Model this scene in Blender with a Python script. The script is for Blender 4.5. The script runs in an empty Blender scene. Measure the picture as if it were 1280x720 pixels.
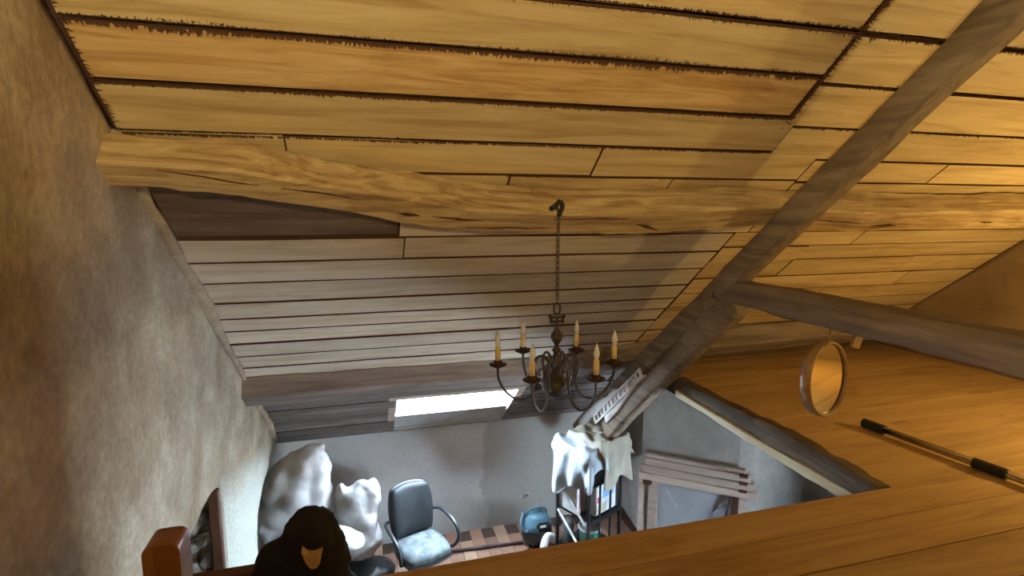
import bpy, bmesh, math, random
from mathutils import Vector, Matrix, noise
random.seed(7)
S = bpy.context.scene
COL = S.collection

# ------------------------------------------------------------------ camera
H = 1.4                                    # eye height over the loft boards (z = 0)
YAW, PIT, ROL, FPX = 0.270855, 0.149829, -0.00216, 681.485
TH = 0.688709                              # roof pitch
fw = Vector((math.sin(YAW)*math.cos(PIT), math.cos(YAW)*math.cos(PIT), -math.sin(PIT)))
rt = Vector((math.cos(YAW), -math.sin(YAW), 0)); dn = fw.cross(rt)
r2 = rt*math.cos(ROL) + dn*math.sin(ROL); d2 = dn*math.cos(ROL) - rt*math.sin(ROL)
cd = bpy.data.cameras.new('camera'); cam = bpy.data.objects.new('camera', cd); COL.objects.link(cam)
cd.sensor_width = 36; cd.lens = FPX/1280*36; cd.clip_start = .05
m = Matrix(((r2.x, -d2.x, -fw.x, 0), (r2.y, -d2.y, -fw.y, 0), (r2.z, -d2.z, -fw.z, H), (0, 0, 0, 1)))
cam.matrix_world = m
S.camera = cam

# ------------------------------------------------------------------ light and exposure
w = bpy.data.worlds.new('overcast_sky'); S.world = w; w.use_nodes = True
bgn = w.node_tree.nodes['Background']
bgn.inputs[0].default_value = (.74, .88, 1, 1); bgn.inputs[1].default_value = 115.0
LAMPS = [('a', (-.30, -.95, 1.66), 265, (1.0, .78, .38)), ('b', (4.4, 1.3, .80), 80, (1.0, .70, .24))]
S.view_settings.view_transform = 'Standard'; S.view_settings.look = 'None'
S.view_settings.gamma = 1; S.view_settings.use_curve_mapping = False
S.view_settings.exposure = 0.0

# ------------------------------------------------------------------ measures of the place
D = 1.7864; XL = -.904; XR = 5.13; YK = 5.77; ZF = -2.33; ZK = -1.04
CS, SN, TN = math.cos(TH), math.sin(TH), math.tan(TH)
ZR0 = H + D/CS                             # roof height over y = 0
YRIDGE = -.6; YBACK = -5.0
def roofz(y): return ZR0 - TN*y if y > YRIDGE else ZR0 - TN*YRIDGE + TN*(y - YRIDGE)
TV = Vector((0, CS, -SN)); NV = Vector((0, SN, CS)); EYE = Vector((0, 0, H))
def rp(x, t, off=0): return EYE + Vector((x, 0, 0)) + TV*t + NV*(D - off)

# ------------------------------------------------------------------ materials
def mat_new(name):
    mt = bpy.data.materials.new(name); mt.use_nodes = True
    nt = mt.node_tree; b = nt.nodes['Principled BSDF']
    return mt, nt, b
def plain(name, col, rough=.6, metal=0, **k):
    mt, nt, b = mat_new(name)
    tc = nt.nodes.new('ShaderNodeTexCoord'); n = nt.nodes.new('ShaderNodeTexNoise'); n.inputs['Scale'].default_value = k.get('scale', 14)
    n.inputs['Detail'].default_value = 4
    nt.links.new(tc.outputs['Object'], n.inputs['Vector'])
    r = nt.nodes.new('ShaderNodeValToRGB'); v = k.get('var', .12)
    r.color_ramp.elements[0].position = .3; r.color_ramp.elements[1].position = .7
    r.color_ramp.elements[0].color = tuple(c*(1-v) for c in col)+(1,)
    r.color_ramp.elements[1].color = tuple(min(1, c*(1+v)) for c in col)+(1,)
    nt.links.new(n.outputs[0], r.inputs[0]); nt.links.new(r.outputs[0], b.inputs['Base Color'])
    b.inputs['Roughness'].default_value = rough; b.inputs['Metallic'].default_value = metal
    if k.get('bump'):
        bp = nt.nodes.new('ShaderNodeBump'); bp.inputs['Strength'].default_value = k['bump']; bp.inputs['Distance'].default_value = k.get('dist', .01)
        nt.links.new(n.outputs[0], bp.inputs['Height']); nt.links.new(bp.outputs[0], b.inputs['Normal'])
    if 'trans' in k: b.inputs['Transmission Weight'].default_value = k['trans']
    if 'emit' in k:
        b.inputs['Emission Color'].default_value = tuple(k['emit'])+(1,); b.inputs['Emission Strength'].default_value = k.get('estr', 1)
    return mt
def wood(name, lo, mid, hi, axis=0, rough=.6, vary=.25, grain=1.0, knots=True, bump=.25, dark=(.10, .055, .02)):
    mt, nt, b = mat_new(name); L = nt.links.new; N = nt.nodes.new
    tc = N('ShaderNodeTexCoord'); oi = N('ShaderNodeObjectInfo')
    add = N('ShaderNodeVectorMath'); add.operation = 'ADD'
    sc = N('ShaderNodeVectorMath'); sc.operation = 'SCALE'; sc.inputs[0].default_value = (37, 19, 23)
    L(oi.outputs['Random'], sc.inputs['Scale']); L(tc.outputs['Object'], add.inputs[0]); L(sc.outputs[0], add.inputs[1])
    mp = N('ShaderNodeMapping'); s = [9*grain]*3; s[axis] = .7*grain; mp.inputs['Scale'].default_value = s
    L(add.outputs[0], mp.inputs[0])
    n1 = N('ShaderNodeTexNoise'); n1.inputs['Scale'].default_value = 1.6; n1.inputs['Detail'].default_value = 7
    n1.inputs['Roughness'].default_value = .62; n1.inputs['Distortion'].default_value = .9
    L(mp.outputs[0], n1.inputs['Vector'])
    cr = N('ShaderNodeValToRGB'); e = cr.color_ramp.elements
    e[0].position = .33; e[0].color = lo+(1,); e[1].position = .66; e[1].color = hi+(1,)
    k = e.new(.48); k.color = mid+(1,)
    L(n1.outputs[0], cr.inputs[0]); col = cr.outputs[0]
    if knots:                                   # dark weathered patches and stains in the timber
        mp2 = N('ShaderNodeMapping'); s2 = [4.0]*3; s2[axis] = 1.1; mp2.inputs['Scale'].default_value = s2; L(add.outputs[0], mp2.inputs[0])
        n2 = N('ShaderNodeTexNoise'); n2.inputs['Scale'].default_value = 1.1; n2.inputs['Detail'].default_value = 6; n2.inputs['Roughness'].default_value = .7
        L(mp2.outputs[0], n2.inputs['Vector'])
        r2_ = N('ShaderNodeValToRGB'); r2_.color_ramp.elements[0].position = .55; r2_.color_ramp.elements[1].position = .74
        r2_.color_ramp.elements[1].color = (.7, .7, .7, 1)
        L(n2.outputs[0], r2_.inputs[0])
        mx = N('ShaderNodeMix'); mx.data_type = 'RGBA'; L(r2_.outputs[0], mx.inputs['Factor']); L(col, mx.inputs['A']); mx.inputs['B'].default_value = dark+(1,)
        col = mx.outputs['Result']
    hs = N('ShaderNodeHueSaturation'); mr = N('ShaderNodeMapRange'); mr.inputs['To Min'].default_value = 1-vary; mr.inputs['To Max'].default_value = 1+vary
    L(oi.outputs['Random'], mr.inputs['Value']); L(mr.outputs[0], hs.inputs['Value']); L(col, hs.inputs['Color'])
    L(hs.outputs[0], b.inputs['Base Color']); b.inputs['Roughness'].default_value = rough
    b.inputs['Specular IOR Level'].default_value = .3
    bp = N('ShaderNodeBump'); bp.inputs['Strength'].default_value = bump; bp.inputs['Distance'].default_value = .006
    L(n1.outputs[0], bp.inputs['Height']); L(bp.outputs[0], b.inputs['Normal'])
    return mt
def plaster(name, c1, c2, c3, scale=2.2, bump=.5, patch=None, speck=.06, lime=None):
    mt, nt, b = mat_new(name); L = nt.links.new; N = nt.nodes.new
    tc = N('ShaderNodeTexCoord')
    n1 = N('ShaderNodeTexNoise'); n1.inputs['Scale'].default_value = scale; n1.inputs['Detail'].default_value = 8; n1.inputs['Roughness'].default_value = .62
    L(tc.outputs['Object'], n1.inputs['Vector'])
    cr = N('ShaderNodeValToRGB'); e = cr.color_ramp.elements; e[0].position = .3; e[1].position = .7
    e[0].color = c1+(1,); e[1].color = c3+(1,); k = e.new(.5); k.color = c2+(1,)
    L(n1.outputs[0], cr.inputs[0]); col = cr.outputs[0]
    n2 = N('ShaderNodeTexNoise'); n2.inputs['Scale'].default_value = 34; n2.inputs['Detail'].default_value = 5
    L(tc.outputs['Object'], n2.inputs['Vector'])
    if patch:                                   # a coat of newer plaster with a ragged vertical border at x = patch[0]
        sx = N('ShaderNodeSeparateXYZ'); L(tc.outputs['Object'], sx.inputs[0])
        ma = N('ShaderNodeMath'); ma.operation = 'MULTIPLY_ADD'; L(n1.outputs[0], ma.inputs[0]); ma.inputs[1].default_value = .55; L(sx.outputs[patch[2]], ma.inputs[2])
        mr = N('ShaderNodeMapRange'); mr.inputs['From Min'].default_value = patch[0]+.24; mr.inputs['From Max'].default_value = patch[0]+.30
        L(ma.outputs[0], mr.inputs['Value'])
        mx = N('ShaderNodeMix'); mx.data_type = 'RGBA'; L(mr.outputs[0], mx.inputs['Factor']); L(col, mx.inputs['A']); mx.inputs['B'].default_value = patch[1]+(1,)
        col = mx.outputs['Result']
    if lime:                                    # paler, greener tone on the pier beside the doorway, ragged upper border
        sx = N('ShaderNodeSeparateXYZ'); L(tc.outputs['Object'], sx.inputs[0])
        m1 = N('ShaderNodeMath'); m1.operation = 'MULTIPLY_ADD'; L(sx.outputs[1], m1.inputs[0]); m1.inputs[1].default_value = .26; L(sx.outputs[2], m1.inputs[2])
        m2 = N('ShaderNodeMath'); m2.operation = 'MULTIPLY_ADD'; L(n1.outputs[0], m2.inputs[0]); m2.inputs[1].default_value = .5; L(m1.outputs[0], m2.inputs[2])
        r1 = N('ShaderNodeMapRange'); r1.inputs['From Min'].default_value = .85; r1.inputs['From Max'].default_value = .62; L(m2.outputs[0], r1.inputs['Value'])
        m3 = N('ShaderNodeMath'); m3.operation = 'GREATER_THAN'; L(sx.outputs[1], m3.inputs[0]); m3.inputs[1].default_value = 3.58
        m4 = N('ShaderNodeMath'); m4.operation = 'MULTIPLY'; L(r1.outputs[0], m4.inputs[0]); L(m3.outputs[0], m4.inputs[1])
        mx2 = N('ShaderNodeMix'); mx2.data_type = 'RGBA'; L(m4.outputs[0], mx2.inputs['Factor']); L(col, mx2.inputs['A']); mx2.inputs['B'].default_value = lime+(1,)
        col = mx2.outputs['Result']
    sp = N('ShaderNodeMapRange'); sp.inputs['From Min'].default_value = .32; sp.inputs['From Max'].default_value = .68; sp.inputs['To Min'].default_value = 1-speck; sp.inputs['To Max'].default_value = 1+speck
    L(n2.outputs[0], sp.inputs['Value']); hs = N('ShaderNodeHueSaturation'); L(sp.outputs[0], hs.inputs['Value']); L(col, hs.inputs['Color']); col = hs.outputs[0]
    L(col, b.inputs['Base Color']); b.inputs['Roughness'].default_value = .92; b.inputs['Specular IOR Level'].default_value = .15
    bp = N('ShaderNodeBump'); bp.inputs['Strength'].default_value = bump; bp.inputs['Distance'].default_value = .012
    ad = N('ShaderNodeMath'); ad.operation = 'MULTIPLY_ADD'; L(n2.outputs[0], ad.inputs[0]); ad.inputs[1].default_value = .35; L(n1.outputs[0], ad.inputs[2])
    L(ad.outputs[0], bp.inputs['Height']); L(bp.outputs[0], b.inputs['Normal'])
    return mt

M = {}
M['board'] = wood('board_old_pale', (.42, .29, .14), (.57, .43, .23), (.66, .53, .31), 0, .55, .12, dark=(.30, .18, .08))
M['board_orange'] = wood('board_old_orange', (.37, .22, .085), (.52, .34, .15), (.64, .46, .24), 0, .5, .05, 1.6, dark=(.24, .11, .03))
M['board_pale'] = wood('board_new_pale', (.53, .42, .30), (.65, .55, .43), (.74, .65, .53), 0, .6, .10, dark=(.36, .26, .18))
M['board_dark'] = wood('board_stained_dark', (.10, .065, .045), (.15, .105, .08), (.22, .16, .12), 0, .7, .12)
M['board_grey'] = wood('board_shaded_grey', (.12, .10, .09), (.20, .175, .16), (.30, .27, .25), 0, .7, .2)  # darker than the other boards: shade below the purlin put into the colour
M['fibre'] = plain('brown_fibre', (.075, .03, .012), .95)
M['beam'] = wood('beam_old', (.24, .15, .07), (.42, .29, .14), (.58, .45, .25), 0, .65, .05, 1.5, dark=(.13, .065, .03), bump=.9)
M['beam_grey'] = wood('beam_grey_brown', (.13, .095, .066), (.205, .155, .11), (.30, .235, .17), 1, .7, .08, .8, dark=(.09, .055, .035), bump=.5)
M['beam_low'] = wood('beam_low_grey', (.16, .12, .10), (.25, .20, .17), (.36, .30, .26), 0, .7, .05, .7, dark=(.12, .08, .06), bump=.5)
M['plank'] = wood('floor_plank', (.40, .245, .095), (.50, .315, .135), (.58, .385, .175), 0, .5, .10, .9, dark=(.26, .13, .05), bump=.12)
M['plank_base'] = plain('floor_base_dark', (.05, .03, .02), .9)
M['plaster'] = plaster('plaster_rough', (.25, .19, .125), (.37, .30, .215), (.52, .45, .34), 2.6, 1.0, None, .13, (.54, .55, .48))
M['plaster_grey'] = plaster('plaster_grey', (.50, .485, .455), (.57, .555, .525), (.63, .615, .585), 1.6, .25, patch=(1.27, (.41, .39, .355), 0))
M['plaster_chim'] = plaster('plaster_chimney', (.36, .34, .30), (.45, .43, .39), (.54, .53, .49), 2.2, .25)
M['plaster_white'] = plaster('plaster_white', (.52, .51, .47), (.64, .63, .58), (.74, .73, .68), 3.0, .4)
M['lime'] = plaster('lime_white', (.62, .61, .58), (.80, .79, .76), (.88, .87, .85), 5.0, .6)
M['plaster_pier'] = plaster('plaster_pier_pale', (.42, .43, .36), (.56, .57, .50), (.66, .67, .60), 3.0, .6, None, .08)
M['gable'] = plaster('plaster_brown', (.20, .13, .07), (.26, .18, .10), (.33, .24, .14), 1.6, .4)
M['stone'] = plaster('stone_grey', (.24, .225, .19), (.36, .34, .30), (.48, .46, .41), 9, .6)
M['brown_paint'] = wood('brown_painted_wood', (.13, .06, .035), (.13, .06, .035), (.16, .075, .045), 2, .5, .05, knots=False)
M['newel'] = wood('newel_varnished', (.20, .075, .02), (.30, .12, .035), (.38, .17, .05), 2, .35, .06, knots=False)
M['sawn'] = wood('pale_sawn_edge', (.80, .73, .48), (.88, .82, .58), (.90, .86, .66), 1, .6, .05, knots=False)
M['pink_wood'] = wood('pale_pink_wood', (.52, .39, .31), (.64, .50, .42), (.72, .59, .50), 0, .6, .12, knots=False)
M['brass'] = plain('aged_brass', (.062, .05, .038), .5, .4, var=.3)
M['candle'] = plain('candle_sleeve', (.80, .62, .27), .5)
M['bulb'] = plain('frosted_bulb', (.92, .91, .88), .3, trans=.25)
M['iron'] = plain('black_iron', (.02, .02, .022), .45, .3)
M['blackcloth'] = plain('black_cloth', (.010, .009, .011), .9, scale=30, bump=.3)
M['blackplastic'] = plain('black_plastic', (.018, .018, .02), .35)
M['sack'] = plain('white_plastic_sack', (.72, .70, .69), .25, var=.06, scale=4.5, bump=.55, dist=.05)
M['white'] = plain('white_sheet', (.62, .64, .62), .6, var=.05)
M['chair'] = plain('chair_grey_leather', (.026, .032, .038), .55, scale=10, var=.35)
M['chair_worn'] = plain('chair_seat_dusty', (.14, .17, .18), .7, scale=14, var=.5)
M['chairframe'] = plain('chair_black_plastic', (.035, .042, .048), .38)
M['blue'] = plain('vac_blue', (.08, .17, .22), .4)
M['chrome'] = plain('chrome', (.75, .72, .66), .18, 1.0, var=.03)
M['mirror'] = plain('mirror_glass', (.32, .28, .22), .06, 1.0, var=.01)
M['mirrorframe'] = wood('mirror_frame', (.26, .15, .06), (.34, .20, .08), (.42, .27, .12), 0, .4, .03, knots=False)
M['cloth_blue'] = plain('pale_blue_cloth', (.46, .52, .57), .85, scale=5, var=.06)
M['cloth_beige'] = plain('beige_cloth', (.44, .41, .33), .85, scale=6, var=.1)
M['paper'] = plain('paper', (.80, .82, .85), .6)
M['pink'] = plain('pink_stripe', (.70, .50, .55), .6)
M['green'] = plain('green_tub', (.08, .36, .28), .4)
M['tub_label'] = plain('tub_blue_label', (.16, .38, .62), .4)
M['red'] = plain('red_print', (.65, .08, .12), .5)
M['printblue'] = plain('blue_print', (.25, .52, .82), .5)
M['cream'] = plain('cream_print', (.70, .68, .50), .5)
M['socket'] = plain('socket_white', (.74, .74, .73), .4)
M['tan'] = wood('tan_lining', (.40, .24, .10), (.52, .33, .15), (.6, .4, .2), 2, .6, .03, knots=False)
M['sheet'] = plain('hazy_plastic_sheet', (.52, .55, .58), .25, var=.1, scale=3)
M['tube'] = plain('dark_tube', (.05, .03, .035), .4)
M['outer'] = plain('outer_roof', (.2, .1, .07), .9)
gm, gnt, gb = mat_new('window_glass')
for nd in list(gnt.nodes):
    if nd.type != 'OUTPUT_MATERIAL': gnt.nodes.remove(nd)
tr = gnt.nodes.new('ShaderNodeBsdfTransparent'); gl = gnt.nodes.new('ShaderNodeBsdfGlossy'); gl.inputs['Roughness'].default_value = .03
mxs = gnt.nodes.new('ShaderNodeMixShader'); mxs.inputs[0].default_value = .06; tr.inputs[0].default_value = (.95, .97, 1, 1)
gnt.links.new(tr.outputs[0], mxs.inputs[1]); gnt.links.new(gl.outputs[0], mxs.inputs[2]); gnt.links.new(mxs.outputs[0], gnt.nodes['Material Output'].inputs[0])
M['glass'] = gm

# ------------------------------------------------------------------ mesh helpers
def obj(name, bm, mt, parent=None, smooth=False, mw=None):
    me = bpy.data.meshes.new(name)
    if isinstance(bm, bmesh.types.BMesh):
        bmesh.ops.recalc_face_normals(bm, faces=bm.faces) if bm.faces else None
        bm.to_mesh(me); bm.free()
    else:
        me.from_pydata(*bm); me.update()
    me.materials.append(M[mt] if isinstance(mt, str) else mt)
    if smooth:
        for p in me.polygons: p.use_smooth = True
    o = bpy.data.objects.new(name, me); COL.objects.link(o)
    if parent: o.parent = parent
    if mw is not None: o.matrix_local = mw
    return o
def tag(o, label=None, cat=None, group=None, kind=None):
    if label: o['label'] = label
    if cat: o['category'] = cat
    if group: o['group'] = group
    if kind: o['kind'] = kind
    return o
def thing(name, label, cat, loc=(0, 0, 0), rz=0, group=None, kind=None):
    o = bpy.data.objects.new(name, None); COL.objects.link(o); o.empty_display_size = .1
    o.location = loc; o.rotation_euler = (0, 0, rz)
    return tag(o, label, cat, group, kind)
def bx(bm, x0, x1, y0, y1, z0, z1, mt=None):
    v = [bm.verts.new(p) for p in ((x0,y0,z0),(x1,y0,z0),(x1,y1,z0),(x0,y1,z0),(x0,y0,z1),(x1,y0,z1),(x1,y1,z1),(x0,y1,z1))]
    if mt is not None:
        for q in v: q.co = mt @ q.co
    for f in ((3,2,1,0),(4,5,6,7),(0,1,5,4),(1,2,6,5),(2,3,7,6),(3,0,4,7)): bm.faces.new([v[i] for i in f])
def box(x0, x1, y0, y1, z0, z1, bev=0, seg=1):
    bm = bmesh.new(); bx(bm, x0, x1, y0, y1, z0, z1)
    if bev: bmesh.ops.bevel(bm, geom=list(bm.edges), offset=bev, segments=seg, affect='EDGES', clamp_overlap=True)
    return bm
def tube(bm, pts, r, n=8, closed=False, cap=True):
    pts = [Vector(p) for p in pts]; rings = []; N_ = len(pts)
    up = None
    for i, p in enumerate(pts):
        if closed: d = pts[(i+1) % N_] - pts[i-1]
        else: d = pts[min(i+1, N_-1)] - pts[max(i-1, 0)]
        d.normalize()
        if up is None:
            up = Vector((0, 0, 1)) if abs(d.z) < .9 else Vector((1, 0, 0))
        a = d.cross(up); a = a.normalized() if a.length > 1e-6 else d.orthogonal().normalized()
        b = a.cross(d).normalized(); up = b
        rr = r[i] if isinstance(r, (list, tuple)) else r
        rings.append([bm.verts.new(p + a*rr*math.cos(2*math.pi*k/n) + b*rr*math.sin(2*math.pi*k/n)) for k in range(n)])
    for i in range(N_ if closed else N_-1):
        A, B = rings[i], rings[(i+1) % N_]
        for k in range(n): bm.faces.new((A[k], A[(k+1) % n], B[(k+1) % n], B[k]))
    if cap and not closed: bm.faces.new(rings[0][::-1]); bm.faces.new(rings[-1])
    return bm
def lathe(bm, prof, n=16, c=(0, 0, 0)):
    rings = []
    for r, z in prof: rings.append([bm.verts.new((c[0]+r*math.cos(2*math.pi*k/n), c[1]+r*math.sin(2*math.pi*k/n), c[2]+z)) for k in range(n)])
    for A, B in zip(rings, rings[1:]):
        for k in range(n): bm.faces.new((A[k], A[(k+1) % n], B[(k+1) % n], B[k]))
    bm.faces.new(rings[0][::-1]); bm.faces.new(rings[-1]); return bm
def smoothpath(pts, k=6):
    P = [Vector(p) for p in pts]; out = []
    for i in range(len(P)-1):
        a, b, c, d = P[max(i-1, 0)], P[i], P[i+1], P[min(i+2, len(P)-1)]
        for j in range(k):
            t = j/k; out.append(.5*((2*b)+(c-a)*t+(2*a-5*b+4*c-d)*t*t+(3*b-a-3*c+d)*t**3))
    out.append(P[-1]); return out
def rough_beam(secs, amp=.012, seed=0, step=.08, ch=.22):
    """secs: list of (centre, half-vector u, half-vector v); an adzed beam with chamfered corners and uneven faces"""
    S_ = [(Vector(a), Vector(b), Vector(c)) for a, b, c in secs]
    bm = bmesh.new(); rings = []
    k = 1-ch
    shape = [(1, -k), (1, 0), (1, k), (k, 1), (0, 1), (-k, 1), (-1, k), (-1, 0), (-1, -k), (-k, -1), (0, -1), (k, -1)]
    stations = []
    for i in range(len(S_)-1):
        n = max(1, int((S_[i+1][0]-S_[i][0]).length/step))
        for j in range(n): stations.append((i, j/n))
    stations.append((len(S_)-2, 1.0))
    for i, f in stations:
        f2 = f*f*(3-2*f)
        c = S_[i][0].lerp(S_[i+1][0], f); c2 = S_[i][0].lerp(S_[i+1][0], f)
        u = S_[i][1].lerp(S_[i+1][1], f2); v = S_[i][2].lerp(S_[i+1][2], f2)
        ring = []
        for a, b in shape:
            p = c2 + u*a + v*b; o = (u*a+v*b).normalized()
            q = Vector((p.x*2.2+seed*9.1, p.y*2.2, p.z*2.2))
            p = p + o*(noise.noise(q)*amp*1.6 + noise.noise(q*4.3)*amp*.7)
            ring.append(bm.verts.new(p))
        rings.append(ring)
    for A, B in zip(rings, rings[1:]):
        for k2 in range(12): bm.faces.new((A[k2], A[(k2+1) % 12], B[(k2+1) % 12], B[k2]))
    bm.faces.new(rings[0][::-1]); bm.faces.new(rings[-1])
    return bm
def blob(name, balls, mt, parent=None, voxel=.025, disp=.02, dsize=.12, loc=(0, 0, 0), fine=0, cell=0):
    """soft continuous body: ellipsoids merged by voxel remesh, smoothed, then crumpled"""
    bm = bmesh.new()
    for c, r in balls:
        bmesh.ops.create_icosphere(bm, subdivisions=3, radius=1, matrix=Matrix.Translation(c) @ Matrix.Diagonal((r[0], r[1], r[2], 1)))
    o = obj(name, bm, mt, parent, True); o.location = loc
    r = o.modifiers.new('remesh', 'REMESH'); r.mode = 'VOXEL'; r.voxel_size = voxel; r.use_smooth_shade = True
    s = o.modifiers.new('smooth', 'SMOOTH'); s.iterations = 4; s.factor = .6
    for k, (st, sz) in enumerate(((disp, dsize), (fine, dsize*.35))):
        if st:
            tx = bpy.data.textures.new(name+'_crumple', 'MUSGRAVE' if False else 'CLOUDS'); tx.noise_scale = sz; tx.noise_depth = 2
            tx.noise_type = 'SOFT_NOISE' if cell else 'HARD_NOISE'
            d = o.modifiers.new('crumple', 'DISPLACE'); d.texture = tx; d.strength = st; d.mid_level = .5; d.texture_coords = 'GLOBAL'
    if cell:                                     # pillowy folds of stuffing pressed against the plastic
        tx = bpy.data.textures.new(name+'_folds', 'VORONOI'); tx.noise_scale = cell; tx.distance_metric = 'DISTANCE'
        d = o.modifiers.new('folds', 'DISPLACE'); d.texture = tx; d.strength = -.07; d.mid_level = .4; d.texture_coords = 'GLOBAL'
        s = o.modifiers.new('smooth', 'SMOOTH'); s.iterations = 2; s.factor = .5
    return o
def copy_tree(o, parent=None):
    c = o.copy(); COL.objects.link(c); c.parent = parent
    for ch in o.children: copy_tree(ch, c)
    return c

# ------------------------------------------------------------------ ceiling (sloping roof lining)
WX0, WX1, WT0, WT1 = .27, 1.46, 5.02, 5.98          # roof window opening
RM = Matrix(((1, 0, 0, 0), (0, CS, SN, 0), (0, -SN, CS, 0), (0, 0, 0, 1)))
RM.translation = rp(0, 0, 0)                         # local x along ridge, y down the slope, z outwards
TRIDGE = (YRIDGE - (EYE+NV*D).y)/CS
TKNEE = (YK+.35 - (EYE+NV*D).y)/CS
bm = bmesh.new()
for a in ((XL-.4, XR+.2, TRIDGE, WT0-.06), (XL-.4, WX0-.06, WT0-.06, TKNEE), (WX1+.06, XR+.2, WT0-.06, TKNEE), (WX0-.06, WX1+.06, WT1+.32, TKNEE+.3)):
    bx(bm, a[0], a[1], a[2], a[3], .035, .09)
for v in bm.verts: v.co = RM @ v.co
yb, zb = YRIDGE, roofz(YRIDGE)                       # the other slope behind the viewer
q = [(XL-.4, yb, zb), (XR+.2, yb, zb), (XR+.2, YBACK-.2, roofz(YBACK-.2)), (XL-.4, YBACK-.2, roofz(YBACK-.2))]
vs = [bm.verts.new(p) for p in q] + [bm.verts.new((p[0], p[1], p[2]+.1)) for p in q]
for f in ((3,2,1,0),(4,5,6,7),(0,1,5,4),(1,2,6,5),(2,3,7,6),(3,0,4,7)): bm.faces.new([vs[i] for i in f])
ceiling = tag(obj('ceiling', bm, 'fibre'), 'sloping attic ceiling lined with old wooden boards over dark brown felt', 'ceiling', kind='structure')
def rboard(x0, x1, t0, t1, mt='board', lift=None, rot=0, th=.026):
    L_, W_ = x1-x0, t1-t0
    bm = bmesh.new(); n = max(2, int(L_/.3))
    sd = random.random()*50
    A = []
    for i in range(n+1):
        x = -L_/2 + L_*i/n
        e0 = noise.noise((x*2.1+sd, 0, 0))*.006; e1 = noise.noise((x*2.1+sd, 9, 0))*.006
        A.append([bm.verts.new(p) for p in ((x, -W_/2+e0, 0), (x, W_/2+e1, 0), (x, W_/2+e1, th), (x, -W_/2+e0, th))])
    for P_, Q_ in zip(A, A[1:]):
        for k in range(4): bm.faces.new((P_[k], P_[(k+1) % 4], Q_[(k+1) % 4], Q_[k]))
    bm.faces.new(A[0][::-1]); bm.faces.new(A[-1])
    lf = random.uniform(-.004, .004) if lift is None else lift
    bm.normal_update()
    bmesh.ops.recalc_face_normals(bm, faces=bm.faces)
    for f in bm.faces:
        if abs(f.normal.z) < .5: f.material_index = 1
    o = obj('board', bm, mt, ceiling); o.data.materials.append(M['fibre'])
    o.matrix_local = RM @ Matrix.Translation(((x0+x1)/2, (t0+t1)/2, lf)) @ Matrix.Rotation(rot, 4, 'Z')
    return o
XJ = 2.035
g = .014
def course(x0, x1, t0, t1, joints=(), gap=.012, mt='board', **k):
    xs = [x0]+[j for j in joints if x0 < j < x1]+[x1]
    for a, b in zip(xs, xs[1:]): rboard(a+.004, b-.004, t0+gap/2, t1-gap/2, mt, **k)
x0b = XL+.025
# upper slope, left of the staggered joint: wide boards, felt-stuffed joints
for t0, t1, j, gp in ((.30, .55, (1.1,), .03), (.55, .80, (.4,), .03), (.80, 1.035, (), .012), (1.035, 1.262, (), .030), (1.262, 1.498, (), .024)):
    course(x0b, XJ, t0, t1, j, gp, 'board_orange' if t0 > 1.2 else 'board')
course(x0b, 2.10, 1.498, 1.727, (), .022)
course(-.288, 2.42, 1.727, 1.938, (1.143,), .016, 'board')
course(x0b, -.288, 1.727, 1.938, (), .016, 'board', lift=.012)
course(x0b, 2.42, 1.938, 2.062, (.722, 1.624), .014)
# right of the joint
for t0, t1, j, gp in ((.30, .55, (3.2,), .03), (.55, .80, (4.1,), .03), (.80, 1.045, (3.6,), .034), (1.045, 1.297, (4.3,), .022), (1.297, 1.552, (3.9,), .02)):
    course(XJ+.02, XR, t0, t1, j, gp)
course(2.10, XR, 1.552, 1.775, (4.5,), .016)
course(2.42, XR, 1.775, 1.95, (3.4,), .014)
course(2.42, XR, 1.95, 2.13, (), .012)
# lower slope, left bay: narrow pale boards
rboard(x0b, .196, 2.066, 2.43, 'board_dark', lift=.016)
rboard(.204, 2.42, 2.066, 2.43, 'board_pale')
LT = [2.437, 2.645, 2.856, 3.081, 3.279, 3.449, 3.633, 3.832, 4.034, 4.23]
for i, (t0, t1) in enumerate(zip(LT, LT[1:])):
    course(x0b, 2.33, t0, t1, (.233,) if i == 0 else (), .020, 'board_pale')
GT = [4.23, 4.42, 4.60, 4.80, WT0, 5.22, 5.42, 5.62, 5.80, WT1]
for i, (t0, t1) in enumerate(zip(GT, GT[1:])):
    if t0 < WT0-.01: course(x0b, 2.42, t0, t1, (), .018, 'board_grey')
    else:
        course(XL-.3, WX0, t0, t1, (), .012, 'board_grey'); course(WX1, 2.9, t0, t1, (), .012, 'board_grey')
# lower slope, right bay
RT = [2.13, 2.435, 2.60, 2.775, 3.0, 3.21, 3.42, 3.62, 3.83, 4.05, 4.28, 4.5]
RJ = [(), (3.4,), (3.05,), (3.05, 4.2), (4.4,), (3.7,), (), (4.0,), (), (), ()]
for (t0, t1), j in zip(zip(RT, RT[1:]), RJ): course(2.335 if 2.4 < t0 < 4.2 else 2.425, XR, t0, t1, j, .010)
course(2.42, XR, 4.5, 5.0, (), .012, 'board_grey'); course(2.9, XR, 5.0, 5.98, (), .012, 'board_grey')
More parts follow.
